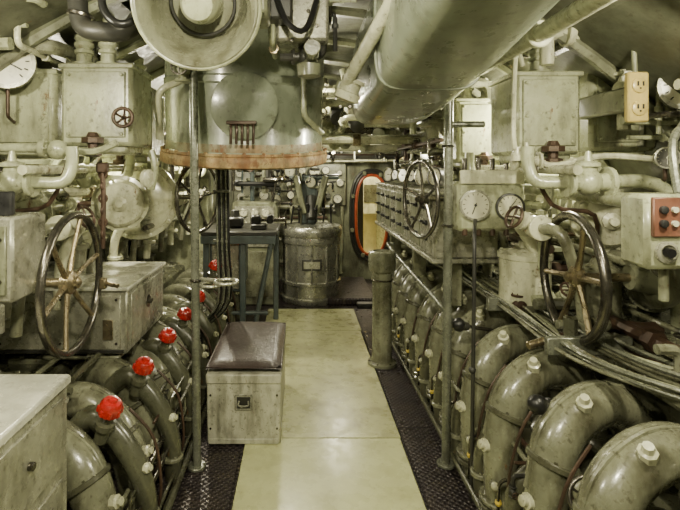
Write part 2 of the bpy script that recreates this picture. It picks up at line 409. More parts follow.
b=B('fuel_line_clutter'); clutter(b,.79,.90,1.3,3.6,.06,.42,18,[GREY,GREYL,COPPER,STEEL,DARK],.005,.012); clutter(b,1.10,1.5,1.2,2.6,.72,.90,18,[GREYL,GREY,GREYL,COPPER,PALE],.010,.028); b.done(ER)
b=B('fuel_line_clutter'); clutter(b,-.72,-.60,1.7,3.6,.06,.36,18,[GREY,GREYL,COPPER,STEEL,DARK],.005,.012); clutter(b,-1.3,-.9,1.75,3.4,.50,.58,10,[GREYL,GREY],.008,.016); b.done(EL)
b=B('drain_pipe_run')
for x,z,r in ((.785,.035,.02),(.76,.075,.010),(.95,.05,.04)): b.tube([(x,.9,z),(x,3,z+.005),(x,5.0,z)],r,GREY if r<.03 else DARK,8,6)
b.done(ER)
b=B('drain_pipe_run')
for x,z,r in ((-.575,.03,.018),(-.595,.07,.009)): b.tube([(x,1.2,z),(x,3,z+.005),(x,4.1,z)],r,GREY,8,6)
b.done(EL)

b=B('cable_bundle')
for i in range(15):
    x=1.0+.020*i+R(-.006,.006); z=.785+.012*math.sin(i)+R(0,.02)+ (.02 if i%2 else 0)
    pts=[]; y=1.35+R(-.1,.1)
    pts.append((x+.42+.02*i,y-.1,z-.03))
    pts.append((x+.16,y+.12,z+.0))
    for k in range(6): pts.append((x+R(-.015,.015)+.025*math.sin(k*1.3+i),y+.45+.55*k,z+R(-.01,.01)+.012*k))
    b.tube(pts,R(.005,.009),random.choice([GREYL,GALV,GREYL,PALE,GREY]),6,5)
for y in (1.9,2.5,3.1,3.7): b.bx(.98,1.32,y,y+.03,.765,.835,GALV,.004)
b.done()
def knob(x,y,z,dx):
    b=B('ball_knob_lever'); b.cyl((x+dx*.22,y+.05,z-.05),(x,y,z),.009,STEEL); b.sph((x,y,z),.034,BLACK,14); b.cyl((x+dx*.02,y,z-.005),(x+dx*.05,y+.01,z-.012),.02,DARK); b.done()
knob(.85,1.72,.66,1); knob(.80,2.42,.72,1)
b=B('small_handwheel'); b.wheel((.86,1.40,.53),(-.35,-.8,.5),.065,.006,STEEL,STEEL,5,.10,.2,STEEL)
b.sph((.90,1.51,.48),.04,GREYL); b.done()
b=B('lube_oil_cooler_head')
b.lathe((1.13,1.25,.62),(-.5,-.6,.6),[(.08,-.25),(.08,-.02),(.105,-.015),(.105,.01),(.08,.015),(.065,.04),(.03,.05)],GREYL,24); b.bolts((1.125,1.244,.626),(-.5,-.6,.6),.093,8,.012,.02,WHITE)
b.pipe([(1.14,1.2,.66),(1.06,1.14,.74),(1.25,1.14,.84),(1.5,1.3,.84)],.03,GREYL); b.done(ER)

# ------------------------------------------------------------------ stanchions
b=B('stanchion_pole')
b.cyl((-.515,2.40,.012),(-.535,2.40,2.3),.021,GALV,seg=16); b.flange((-.515,2.40,.02),(0,0,1),.045,GALV,.016,4)
b.torus((-.52,2.40,.95),(0,0,1),.024,.008,STEEL,16,6)
b.cyl((-.50,2.40,.955),(-.40,2.36,.955),.010,ALU); b.torus((-.36,2.34,.955),(0,0,1),.055,.009,ALU,24,8); b.torus((-.44,2.37,.935),(0,0,1),.05,.008,ALU,24,8)
b.done()
b=B('stanchion_pole'); b.cyl((.735,2.42,.012),(.755,2.42,2.2),.022,GALV,seg=16); b.flange((.735,2.42,.02),(0,0,1),.045,GALV,.016,4)
for z in (1.22,1.62): b.torus((.745,2.42,z),(0,0,1),.025,.007,STEEL,16,6)
b.cyl((.75,2.42,1.73),(.93,2.42,1.73),.016,GALV)
b.done()
b=B('vertical_pipe'); b.tube([(.77,2.16,.012),(.78,2.16,.7),(.785,2.16,1.10),(.80,2.2,1.22),(.84,2.3,1.26)],.009,DARK,8,5); b.sph((.775,2.16,.60),.016,DARK); b.done()
b=B('hand_rail'); b.tube([(.80,2.50,.70),(.745,2.54,.785),(.74,3.2,.82),(.74,4.04,.87),(.80,4.08,.87)],.014,GALV,10,5); b.done()
b=B('vent_post'); b.lathe((.63,3.69,.012),(0,0,1),[(.11,0),(.11,.02),(.085,.03),(.075,.06),(.074,.62),(.078,.64),(.078,.70),(.10,.72),(.105,.76),(.105,.83),(.10,.86),(.07,.868),(.066,.84)],GREYL,24)
b.bolts((.63,3.69,.03),(0,0,1),.097,6,.009,.012,STEEL); b.torus((.63,3.69,.66),(0,0,1),.08,.007,STEEL,24,6); b.done()

# ------------------------------------------------------------------ bench locker with cushion
b=B('bench_locker')
x0,x1,y0,y1=-.505,-.105,2.60,3.36
b.bx(x0,x1,y0,y1,.014,.375,LOCKER,.008)
b.bx(x0-.006,x1+.006,y0-.008,y1+.006,.34,.395,LOCKER,.008)
b.bx(x0+.01,x1-.01,y0-.004,y0+.01,.016,.045,LOCKER,.003)
for (ax,az) in ((x0+.02,.1),(x0+.02,.28),(x1-.02,.1),(x1-.02,.28)): b.lathe((ax,y0,az),(0,-1,0),[(.006,0),(.006,.003)],STEEL,8)
cx=-.305; b.bx(cx-.048,cx+.048,y0-.006,y0,.20,.285,ALU,.002); b.bx(cx-.036,cx+.036,y0-.008,y0-.005,.212,.273,DARK,.001)
b.tube([(cx-.024,y0-.012,.255),(cx-.024,y0-.016,.23),(cx+.024,y0-.016,.23),(cx+.024,y0-.012,.255)],.005,ALU,6,3)
b.done()
b=B('bench_cushion')
nx,ny=14,22; vs=[];fs=[]
for sgn in (1,-1):
    for i in range(nx+1):
        for j in range(ny+1):
            u=-1+2*i/nx; w=-1+2*j/ny
            e=(1-abs(u)**5)*(1-abs(w)**7); cr=max(e,0)**.45
            z=.426+sgn*.030*cr + (.012*cr*math.sin(u*2.2+1)*math.cos(w*1.9) if sgn>0 else 0)
            ru=1-.04*abs(w)**6; rw=1-.03*abs(u)**6
            vs.append(V((-.305+u*.205*ru,2.985+w*.385*rw,z)))
N=(nx+1)*(ny+1)
for k in (0,1):
    for i in range(nx):
        for j in range(ny):
            a=k*N+i*(ny+1)+j; fs.append([a,a+1,a+ny+2,a+ny+1])
b.add(vs,fs,CUSH)
b.tube([(-.508,2.603,.425),(-.102,2.603,.425),(-.102,3.367,.425),(-.508,3.367,.425)],.006,CUSH,6,1,True)
b.done(ang=70)

# ------------------------------------------------------------------ left cabinets
b=B('metal_tool_cabinet')
b.bx(-1.75,-.775,.35,1.60,.0,.785,ALU,.006); b.bx(-1.77,-.765,.33,1.61,.785,.818,ALULIT,.008)
for i in range(3):
    b.bx(-.778,-.768,.45+.38*i,.80+.38*i,.10,.50,ALU,.004); b.bx(-.778,-.768,.45+.38*i,.80+.38*i,.54,.76,ALU,.004)
    b.cyl((-.768,.60+.38*i,.66),(-.752,.60+.38*i,.66),.012,STEEL)
b.bx(-1.7,-.79,1.60,1.606,.06,.74,ALU,.003)
b.done()
b=B('instrument_drawer_box')
b.bx(-1.75,-.87,2.41,3.05,.575,.895,ALU,.006); b.bx(-1.77,-.855,2.39,3.07,.895,.915,ALULIT,.006)
b.bx(-.872,-.860,2.45,3.0,.61,.87,ALU,.004); b.lathe((-.86,2.72,.76),(1,0,0),[(.035,0),(.035,.004),(.015,.006),(.012,.02)],STEEL,14); b.box((-.845,2.72,.76),(.008,.06,.014),STEEL,.002)
b.bx(-1.7,-.90,2.402,2.412,.60,.87,ALU,.003); b.bx(-1.7,-.88,2.396,2.404,.585,.60,DARK,.001)
for x in (-.92,-1.2,-1.5): b.lathe((x,2.402,.63),(0,-1,0),[(.007,0),(.006,.004)],STEEL,8); b.lathe((x,2.402,.85),(0,-1,0),[(.007,0),(.006,.004)],STEEL,8)
b.box((-.96,2.398,.70),(.05,.006,.10),BRASS,.002)
for x in (-1.7,-.95): b.bx(x,x+.05,2.6,2.66,.50,.58,GREY,.005)
b.done()
b=B('switch_box'); b.bx(-1.5,-1.03,1.72,1.95,1.02,1.33,ALU,.01); b.bx(-1.48,-1.05,1.71,1.725,1.05,1.30,PALED,.004)
for z in (1.10,1.25): b.lathe((-1.07,1.71,z),(0,-1,0),[(.008,0),(.008,.004)],STEEL,6)
b.cyl((-1.08,1.70,.92),(-1.08,1.70,1.02),.03,ALU); b.cyl((-1.12,1.8,1.33),(-1.12,1.8,1.42),.045,BLACK); b.sph((-1.10,1.68,1.18),.02,BLACK)
b.tube([(-1.2,1.8,1.33),(-1.15,1.78,1.5),(-1.3,1.85,1.62)],.012,BLACK,8,4); b.done()

# ------------------------------------------------------------------ main hand wheels
b=B('valve_handwheel'); b.wheel((-.905,1.92,1.05),(1,.04,.0),.270,.016,STEEL,BRASS,6,.35,.25,BRASS)
b.box((-.87,2.12,1.0),(.03,.03,.05),BRASS,.006); b.cyl((-.88,2.14,1.0),(-.80,2.11,.99),.010,BRASS)
b.lathe((-1.28,1.91,1.05),(1,0,0),[(.10,0),(.10,.03),(.06,.05),(.05,.12)],PALED,16); b.done()
b=B('valve_handwheel'); b.wheel((1.13,2.0,1.055),(-1,.06,.0),.255,.019,STEEL,BRASS,6,.35,.1,BRASS)
b.lathe((1.50,1.98,1.055),(-1,.06,0),[(.12,0),(.12,.03),(.07,.05),(.05,.14)],PALED,16); b.done()
b=B('regulator_lever'); b.cyl((1.02,2.0,.79),(.94,1.98,.775),.016,BRASS); b.cyl((1.02,2.0,.79),(1.30,2.06,.84),.013,COPPER); b.sph((1.30,2.06,.84),.035,GREYL); b.done()
b=B('valve_handwheel'); b.wheel((-.70,3.32,1.31),(1,-.45,0),.24,.014,STEEL,STEEL,5,.3,.1); b.done()
b=B('valve_handwheel'); b.wheel((.665,2.66,1.34),(-1,-.2,0),.21,.012,STEEL,STEEL,5,.16,.3); b.done()

# ------------------------------------------------------------------ overhead tank (hangs slightly out of plumb)
b=B('overhead_tank')
TA=V((.02,-.12,1)).normalized(); TC=V((-.335,2.93,1.575))
b.lathe(TC,TA,[(.40,.012),(.47,.0),(.480,.012),(.480,.05),(.470,.058),(.466,.07),(.466,.42),(.474,.43),(.474,.46),(.466,.47),(.466,.80)],TANKM,64)
b.lathe(TC,TA,[(.4665,.06),(.4675,.07),(.4675,.105),(.4665,.11)],TANKR,64)
b.lathe(TC-TA*.02,TA,[(.28,0),(.485,.003),(.498,.012),(.500,.03),(.500,.055),(.494,.064),(.45,.066)],RUST,64)
b.torus(TC+TA*.052,TA,.485,.012,RUST,64,6)
tx,ty,tz=frame(TA)
for a in range(0,360,12):
    t=math.radians(a); b.lathe(TC+tx*(.487*math.cos(t))+ty*(.487*math.sin(t))+TA*.045,TA,[(.010,0),(.010,.022),(.006,.024)],RUST,6)
c=V((-.285,2.40,1.83)); n=V((.1,-1,-.12))
b.lathe(c+V((0,.07,0)),n,[(.17,0),(.17,.065),(.162,.07)],TANKM,36)
for i in range(5):
    x=-.345+.028*i; b.tube([(x,2.395,1.74),(x+.004,2.37,1.70),(x,2.385,1.63)],.007,COPPER,6,3)
b.box((-.29,2.38,1.735),(.15,.018,.018),COPPER,.003)
b.pipe([(-.58,2.42,2.35),(-.58,2.40,1.95),(-.70,2.38,1.90),(-.72,2.46,1.66)],.018,WHITE); b.pipe([(.02,2.48,2.35),(.02,2.48,1.78),(.12,2.6,1.70)],.016,PALE)
b.valve((-.58,2.39,2.0),(0,0,1),.026,PALE,STEEL,(0,-1,0))
b.done()
b=B('blower_cowl')
c=V((-.333,1.58,2.045)); n=V((.05,-1,-.42)).normalized()
b.lathe(c-n*.16,n,[(.02,-.10),(.10,-.10),(.13,0),(.15,.05),(.175,.11),(.195,.17),(.203,.195),(.203,.21),(.193,.213)],PALED,48,cap=False)
b.lathe(c-n*.16,n,[(.193,.213),(.180,.20),(.160,.14),(.140,.08),(.125,.03),(.02,.02)],GREYL,48,cap=False)
b.lathe(c-n*.15,n,[(.03,0),(.070,.01),(.072,.09),(.062,.15),(.048,.18),(.02,.185)],PALE,28)
b.torus(c-n*.10,n,.11,.006,DARK,36,6)
b.cyl(c-n*.2+V((-.05,0,0)),c-n*.2+V((-.08,.05,.3)),.03,PALED); b.cyl(c-n*.2+V((.08,0,0)),c-n*.2+V((.10,.05,.3)),.03,PALED)
b.torus(c+n*.045,n,.202,.008,PALE,44,8)
b.box(c+V((.20,.1,.10)),(.05,.2,.25),PALED,.02)
b.done()
b=B('hydraulic_hose'); b.tube([(-.80,1.72,2.16),(-.775,1.70,2.02),(-.70,1.68,1.985),(-.60,1.70,2.0),(-.55,1.74,2.12)],.034,DARK,14,6)
b.tube([(-.66,1.6,2.16),(-.65,1.58,2.04),(-.60,1.57,1.98),(-.55,1.6,2.0),(-.5,1.7,2.1)],.014,BLACK,10,5)
b.torus((-.78,1.705,2.05),(.2,0,1),.038,.009,STEEL,18,6); b.done()

# ------------------------------------------------------------------ ceiling duct
b=B('ventilation_duct')
def ring(xa,xb,za,zb,y,n=40):
    out=[]
    for i in range(n):
        t=2*math.pi*i/n; cc,ss=math.cos(t),math.sin(t)
        out.append(V(((xa+xb)/2+(xb-xa)/2*math.copysign(abs(cc)**.4,cc),y,(za+zb)/2+(zb-za)/2*math.copysign(abs(ss)**.4,ss))))
    return out
secs=[(.38,.60,1.86,2.2,2.90),(.33,.66,1.79,2.24,2.86),(.30,.69,1.76,2.25,2.76),(.285,.70,1.75,2.26,2.5),(.29,.70,1.78,2.28,2.1),(.30,.69,1.84,2.30,1.6),(.31,.68,1.92,2.34,1.1),(.31,.68,1.98,2.36,.3)]
rs=[ring(*q) for q in secs]; vs=[p for r in rs for p in r]; n=40; fs=[]
for j in range(len(rs)-1):
    for i in range(n): fs.append([j*n+i,j*n+(i+1)%n,(j+1)*n+(i+1)%n,(j+1)*n+i])
fs.append(list(range(n))); b.add(vs,fs,TANKM)
b.tube(ring(.289,.702,1.812,2.296,1.85),.008,TANKM,6,1,True)
b.done(ang=60)
b=B('overhead_pipe'); b.tube([(.86,.5,2.02),(.87,1.4,2.0),(.87,2.0,1.99),(.88,3.2,1.99),(.9,4.6,1.95)],.032,WHITE,14,5)
for y in (1.75,2.9): b.flange((.87,y,1.995),(0,1,0),.05,WHITE,.03,6)
b.done()
b=B('overhead_valve_pipe'); b.tube([(.34,1.5,2.12),(.30,1.65,2.05),(.20,2.0,1.87),(.19,2.05,1.82)],.027,WHITE,14,5)
b.lathe((.19,2.03,1.79),(.4,-.2,1),[(.03,0),(.055,.01),(.055,.04),(.04,.045),(.04,.08),(.05,.085),(.05,.10)],WHITE,16)
b.box((.20,2.06,1.85),(.10,.05,.05),PALED,.012,(0,20,0)); b.bolts((.19,2.03,1.80),(0,-1,0),.04,6,.008,.02,STEEL); b.done()
b=B('overhead_junction_box')
b.bx(-.10,.12,2.0,2.3,2.04,2.28,ALU,.012); b.cyl((.05,1.95,2.0),(.05,2.2,2.0),.035,GREYL); b.bx(-.13,-.03,1.9,2.05,2.10,2.25,DARK,.01); b.bolts((0,2.0,2.1),(0,-1,0),.07,6,.009,.01,STEEL)
b.tube([(-.1,1.9,2.2),(-.05,1.85,2.07),(.02,1.88,2.05),(.07,1.95,2.2)],.012,BLACK,8,4)
b.lathe((.04,2.1,1.90),(0,0,1),[(.02,0),(.05,.01),(.055,.06),(.035,.07),(.035,.14)],PALED,14)
clutter(b,-.12,.24,1.9,2.3,1.98,2.35,9,[DARK,GREYL,PALE,STEEL],.008,.02)
b.done()

# ------------------------------------------------------------------ housings
def housing(name,x0,x1,y0,y1,z0,z1,m=None,copper=True,tops=(.3,.7),plate=True,par=None):
    m=m or PALE; b=B(name); w=x1-x0
    b.bx(x0,x1,y0,y1,z0+.03,z1,m,.018)
    b.box(((x0+x1)/2,(y0+y1)/2,z0+.02),(w*.8,(y1-y0)*.8,.05),m,.02)
    if plate:
        b.bx(x0+.03,x1-.03,y0-.010,y0+.005,z0+.07,z1-.04,m,.006)
        for a in (x0+.045,x1-.045):
            for z in (z0+.085,z1-.055,(z0+z1)/2): b.lathe((a,y0-.010,z),(0,-1,0),[(.009,0),(.009,.006),(.005,.009)],m,6)
    b.bx(x0-.008,x1+.008,y0-.008,y1+.008,z1-.025,z1,m,.008)
    for t in tops:
        x=x0+w*t; b.lathe((x,(y0+y1)/2-.05,z1),(0,0,1),[(.055,0),(.055,.02),(.035,.025),(.035,.06),(.045,.065),(.045,.08),(.032,.085),(.045,.10),(.045,.115),(.032,.12),(.045,.135),(.045,.15),(.028,.155),(.028,2.42-z1)],m,16)
    if copper:
        x=x0+w*.5; b.lathe((x,y0-.035,z0-.02),(0,0,1),[(.03,0),(.042,.005),(.042,.03),(.022,.034),(.022,.06),(.05,.062),(.05,.085),(.03,.09),(.02,.11)],COPPER,8)
        b.cyl((x,y0-.035,z0+.05),(x,y0+.03,z0+.05),.018,COPPER)
    return b.done(par)
housing('injector_housing',-1.10,-.77,2.20,2.50,1.58,1.99,PALE,True,(.2,.55),par=EL)
housing('injector_housing',-1.50,-1.16,2.28,2.6,1.56,1.98,PALE,False,(.5,),par=EL)
housing('injector_housing',-1.25,-.9,2.9,3.2,1.55,2.0,PALE,True,par=EL)
housing('injector_housing',.98,1.28,2.18,2.48,1.54,1.95,PALE,True,(.5,),par=ER)
housing('injector_housing',1.36,1.68,2.25,2.6,1.56,2.06,PALE,False,(.3,.7),par=ER)
housing('injector_housing',.98,1.3,3.0,3.3,1.52,1.95,PALE,True,par=ER)
housing('injector_housing',1.02,1.34,3.8,4.1,1.50,1.9,WHITE,True,par=ER)
b=B('pipe_tee'); b.cyl((1.16,2.1,2.10),(1.52,2.1,2.10),.038,WHITE); b.cyl((1.34,2.1,2.10),(1.34,2.1,2.40),.042,WHITE); b.flange((1.17,2.1,2.10),(1,0,0),.06,WHITE,.03,6); b.flange((1.50,2.1,2.10),(1,0,0),.06,WHITE,.03,6); b.flange((1.34,2.1,2.17),(0,0,1),.062,WHITE,.03,6)
b.pipe([(1.16,2.1,2.10),(1.08,2.1,2.10),(1.08,2.1,1.96)],.03,WHITE); b.pipe([(1.52,2.1,2.10),(1.72,2.1,2.10),(1.72,2.3,1.8)],.03,WHITE); b.done(ER)
def tagvalve(x,y,z,n,r=.04):
    b=B('small_valve_wheel'); b.wheel((x,y,z),n,r,.008,COPPER,COPPER,5,.09,.1,COPPER); b.done()
tagvalve(-.775,2.10,1.73,(.2,-1,0)); tagvalve(1.62,1.98,1.5,(-.3,-1,0),.03)
def gobj(*gs):
    b=B('pressure_gauge')
    for g in gs: b.gauge(*g); x,y,z=frame(g[1]); b.pipe([V(g[0])-z*.04-y*g[2]*.9,V(g[0])-z*.04-y*g[2]*2.0,V(g[0])-z*.25-y*g[2]*2.2],.008,COPPER)
    return b.done()
gobj((( -1.30,2.12,1.98),(.35,-1,0),.12,ALU,FACE))
gobj(((1.55,1.92,1.84),(-.5,-1,0),.10,ALU,FACE))
gobj(((1.50,1.96,1.55),(-.5,-1,0),.045,ALU,FACED))
b=B('gauge_panel'); b.bx(.79,1.13,2.40,2.56,1.19,1.44,PALE,.02); b.gauge((.872,2.385,1.325),(-.1,-1,0),.078,ALU,FACE); b.gauge((1.045,2.385,1.315),(-.1,-1,0),.070,DARK,FACE)
b.bx(.80,1.12,2.39,2.41,1.43,1.50,WHITE,.01)
for x in (.83,.9,.97,1.04,1.1): b.cyl((x,2.42,1.5),(x,2.42,1.56),.012,STEEL); b.cyl((x,2.42,1.17),(x,2.42,1.21),.014,COPPER)
b.done()
b=B('electrical_outlet'); b.bx(1.30,1.385,1.90,1.93,1.69,1.89,IVORY,.01); 
for z in (1.745,1.835):
    b.lathe((1.3425,1.901,z),(0,-1,0),[(.03,0),(.03,.006),(.026,.009)],IVORY,20)
    b.box((1.332,1.89,z+.006),(.005,.006,.018),INK,.001); b.box((1.353,1.89,z+.006),(.005,.006,.018),INK,.001); b.sph((1.3425,1.892,z-.012),.004,INK,8)
b.bx(1.32,1.37,1.93,2.3,1.74,1.84,PALED,.01); b.cyl((1.34,1.92,1.88),(1.34,1.95,2.3),.010,PALED); b.done()
b=B('push_button_station'); b.bx(1.14,1.36,1.58,1.72,1.17,1.42,PALE,.016); b.bx(1.155,1.25,1.568,1.585,1.28,1.41,REDBR,.006)
for z in (1.37,1.325): b.lathe((1.185,1.568,z),(0,-1,0),[(.013,0),(.013,.012),(.009,.014)],INK,12); b.lathe((1.222,1.568,z),(0,-1,0),[(.010,0),(.010,.010)],FACE,12)
b.lathe((1.20,1.578,1.23),(0,-1,0),[(.036,0),(.036,.014),(.026,.018),(.024,.008)],ALU,20); b.lathe((1.20,1.57,1.23),(0,-1,0),[(.015,0),(.015,.022)],BLACK,12)
b.bx(1.26,1.34,1.568,1.585,1.19,1.40,PALE,.006); b.tube([(1.30,1.65,1.42),(1.32,1.7,1.6),(1.42,1.75,1.75),(1.45,1.8,2.3)],.014,GALV,8,4); b.cyl((1.25,1.65,1.05),(1.25,1.65,1.17),.016,PALED)
b.bx(1.3,1.6,1.7,1.75,1.2,1.4,DARK,.01); b.done()
b=B('strainer_canister'); b.lathe((1.17,2.5,.82),(0,0,1),[(.10,-.06),(.125,.0),(.128,.02),(.125,.05),(.125,.22),(.134,.225),(.134,.25),(.10,.265),(.03,.275),(.03,.31)],WHITE,28); b.bolts((1.17,2.5,1.07),(0,0,1),.12,8,.01,.012,WHITE); b.done()

# ------------------------------------------------------------------ castings & pipes (cylinder-head level)
def casting(name,c,ax,r,L,m,nb=10,par=None):
    b=B(name); x,y,z=frame(ax); c=V(c)
    b.lathe(c,z,[(r*.3,-.05),(r*.85,-.045),(r,-.02),(r,.0),(r*1.15,.003),(r*1.15,.03),(r*.92,.034),(r*.92,L*.5),(r*1.0,L*.55),(r*.8,L*.9),(r*.5,L)],m,28)
    b.bolts(c,-z,r*1.07,nb,r*.07,.012,m); b.lathe(c-z*.05,-z,[(r*.3,0),(r*.3,.02),(r*.14,.03),(r*.14,.06)],m,10)
    return b.done(par)
casting('pump_housing',(-1.13,3.35,1.29),(-.1,1,0),.24,.5,WHITE,par=EL)
casting('pump_housing',(-.98,2.62,1.32),(-.3,1,0),.13,.4,WHITE,par=EL)
casting('pump_housing',(1.42,2.22,1.27),(.3,1,0),.13,.4,WHITE,par=ER)
casting('pump_housing',(1.70,1.95,1.30),(.3,1,0),.14,.4,WHITE,par=ER)
casting('pump_housing',(1.55,2.1,.98),(.3,1,0),.09,.3,GREYL,par=ER)
casting('pump_housing',(-1.38,2.3,1.28),(-.3,1,0),.15,.4,PALE,par=EL)

def network(name,side,par):
    b=B(name); s=side
    y=2.0
    while y<5.4:
        w=.7
        b.valve((s*1.20,y,1.45),(s,0,0),.038,PALE,None); b.tube([(s*1.12,y,1.45),(s*1.0,y+.02,1.45),(s*.97,y+.04,1.52),(s*.97,y+.04,1.6)],.026,PALE,12,4)
        b.tube([(s*1.28,y,1.45),(s*1.5,y+.03,1.44),(s*1.6,y+.05,1.3),(s*1.62,y+.05,.8)],.03,PALE,12,4)
        b.valve((s*1.08,y+.22,1.24),(0,1,0),.034,WHITE,COPPER if y<3 else STEEL,(-s*.9,-.2,.4))
        b.tube([(s*1.08,y+.30,1.24),(s*1.1,y+.4,1.22),(s*1.2,y+.42,1.05),(s*1.22,y+.42,.80)],.028,WHITE,12,4)
        b.tube([(s*1.08,y+.14,1.24),(s*1.12,y+.05,1.22),(s*1.18,y+.03,1.0),(s*1.2,y+.03,.80)],.024,GREYL,12,4)
        b.lathe((s*1.38,y+.2,.80),(0,0,1),[(.11,0),(.11,.03),(.085,.035),(.085,.22),(.10,.225),(.10,.25),(.05,.27),(.03,.32)],GREYL,18)
        b.bolts((s*1.38,y+.2,.83),(0,0,1),.095,8,.009,.012,ALU)
        b.flange((s*1.2,y+.42,.93),(0,0,1),.05,WHITE,.025,6)
        b.box((s*1.62,y+.35,1.2),(.35,.32,.5),PALED,.03); b.bolts((s*1.62,y+.18,1.2),(0,-1,0),.12,8,.012,.012,PALE)
        b.tube([(s*1.0,y+.1,1.58),(s*1.1,y+.1,1.35),(s*1.3,y+.12,1.3),(s*1.35,y+.2,1.1)],.010,random.choice([COPPER,STEEL,DARK]),8,4)
        y+=w
    for z,x,r,m in ((1.50,1.10,.020,WHITE),(1.38,1.30,.030,PALE),(1.14,1.28,.016,GREYL),(1.10,1.45,.035,GREYL)):
        b.tube([(s*x,1.9,z),(s*(x+.01),3.4,z+.01),(s*x,5.4,z)],r,m,12,4)
    X=lambda a,c:(min(s*a,s*c),max(s*a,s*c))
    P3=[PALE,WHITE,GREYL,PALE,COPPER,STEEL,PALED,WHITE]
    clutter(b,*X(1.15,1.75),2.25,3.0,.95,1.5,26,P3,.008,.034)
    clutter(b,*X(1.0,1.9),2.0,2.9,2.00,2.38,26,P3,.010,.035)
    clutter(b,*X(.98,1.7),3.0,5.0,1.0,2.1,34,P3,.008,.035)
    clutter(b,*X(1.35,1.95),1.7,2.3,1.58,2.3,16,P3,.008,.03)
    return b.done(par)
network('cylinder_head_piping',1,ER); network('cylinder_head_piping',-1,EL)

b=B('white_hose_loop'); b.tube([(.985,2.12,1.96),(.95,2.1,2.02),(.93,2.08,1.92),(.925,2.08,1.72),(.93,2.08,1.60),(.965,2.1,1.55)],.011,WHITE,8,5)
b.lathe((.945,2.08,1.60),(0,0,-1),[(.02,0),(.024,.03),(.03,.035),(.03,.06)],WHITE,10)
b.valve((1.0,2.12,1.54),(1,0,0),.024,WHITE); b.tube([(1.05,2.12,1.54),(1.12,2.1,1.52),(1.30,2.05,1.56),(1.55,2.0,1.54),(1.8,1.98,1.54)],.014,WHITE,8,4)
b.done()
b=B('horizontal_pipe'); b.tube([(-1.75,2.16,1.60),(-1.3,2.15,1.60),(-1.12,2.14,1.595)],.022,PALE,10,3); b.flange((-1.14,2.14,1.595),(1,0,0),.045,PALE,.03,6); b.sph((-1.08,2.14,1.59),.045,PALE); b.tube([(-1.05,2.14,1.59),(-.9,2.1,1.58),(-.8,2.1,1.62)],.016,PALE,8,3); b.done()
b=B('link_rod'); b.tube([(-.905,2.2,1.50),(-.90,2.2,1.35),(-.905,2.2,1.14)],.012,COPPER,8,3)
for k in range(6): b.torus((-.903,2.2,1.48-.055*k),(1,0,0) if k%2 else (0,1,0),.018,.006,COPPER,12,6)
b.box((-.905,2.2,1.51),(.05,.04,.05),COPPER,.008); b.done()
b=B('fitting_pipe'); b.tube([(-.76,2.45,1.6),(-.74,2.45,1.5),(-.76,2.45,1.4)],.018,PALE,8,3); b.lathe((-.75,2.3,1.46),(1,-.3,0),[(.02,0),(.045,.01),(.045,.03),(.02,.035)],WHITE,10); b.done()
b=B('cable_drop')
for i in range(6):
    x=-.60+.016*i; b.tube([(x-.02,3.42,2.2),(x,3.4,1.9),(x+.01,3.4,1.4),(x+.02,3.38,.95),(x+.01,3.42+.02*i,.55),(x-.15,3.6,.35)],.008,BLACK if i%2 else GALV,6,4)
for z in (1.0,1.35,1.65): b.box((-.555,3.39,z),(.12,.03,.02),GALV,.004)
b.done()

# ------------------------------------------------------------------ right console
b=B('switch_console')
b.bx(.755,1.12,2.70,4.70,1.0,1.36,ALU,.01)
b.bx(.735,1.14,2.68,4.72,.975,1.0,ALU,.006); b.bx(.74,1.13,2.69,4.71,1.36,1.38,ALU,.006)
y=2.76; k=0
while y<4.6:
    b.bx(.745,.757,y,y+.22,1.03,1.33,PALED if k%2 else ALU,.004)
    for z in (1.10,1.19,1.28):
        b.lathe((.745,y+.06,z),(-1,0,0),[(.016,0),(.016,.012),(.009,.014),(.008,.028)],BLACK,10); b.box((.735,y+.16,z),(.02,.03,.012),DARK,.003)
    y+=.24; k+=1
for y in (2.8,3.6,4.5): b.bx(.85,.95,y,y+.05,.70,1.0,GREYL,.008)
b.done()
b=B('gauge_row')
for i in range(6):
    y=2.85+.3*i; b.gauge((.80,y,1.46),(-1,-.6,.1),R(.045,.065),ALU if i%2 else DARK,FACE,depth=.06)
b.tube([(.88,2.8,1.42),(.88,3.6,1.42),(.88,4.5,1.42)],.016,GALV,8,3)
clutter(b,.80,1.1,2.75,4.6,1.39,1.75,20,[PALE,WHITE,GREYL,COPPER,STEEL],.006,.02)
b.done()

# ------------------------------------------------------------------ workbench at far left
b=B('workbench')
b.bx(-.86,-.20,4.15,4.85,.925,.965,DARK,.008); b.bx(-.86,-.21,4.14,4.16,.86,.93,BLUEG,.005)
for x,y in ((-.82,4.2),(-.50,4.2),(-.82,4.8),(-.24,4.8)): b.box((x,y,.47),(.05,.05,.92),BLUEG,.006)
b.cyl((-.24,4.2,.92),(-.42,4.22,.012),.022,BLUEG); b.cyl((-.28,4.2,.25),(-.82,4.2,.25),.016,BLUEG)
b.bx(-.80,-.52,4.25,4.8,.42,.90,BLUEG,.01); b.bx(-.78,-.54,4.235,4.25,.45,.88,ALU,.005)
b.done()
b=B('bench_vise'); b.box((-.37,4.35,.99),(.14,.16,.05),DARK,.01); b.box((-.40,4.34,1.05),(.09,.10,.09),BLACK,.015); b.box((-.27,4.34,1.06),(.06,.10,.08),BLACK,.012); b.cyl((-.42,4.34,1.05),(-.12,4.34,1.05),.018,STEEL); b.cyl((-.13,4.34,.97),(-.13,4.34,1.13),.008,STEEL)
b.box((-.60,4.45,1.02),(.16,.14,.10),BLACK,.02); b.cyl((-.60,4.45,1.07),(-.60,4.45,1.13),.04,DARK); b.done()
b=B('drum_generator')
c=V((.13,5.62,0))
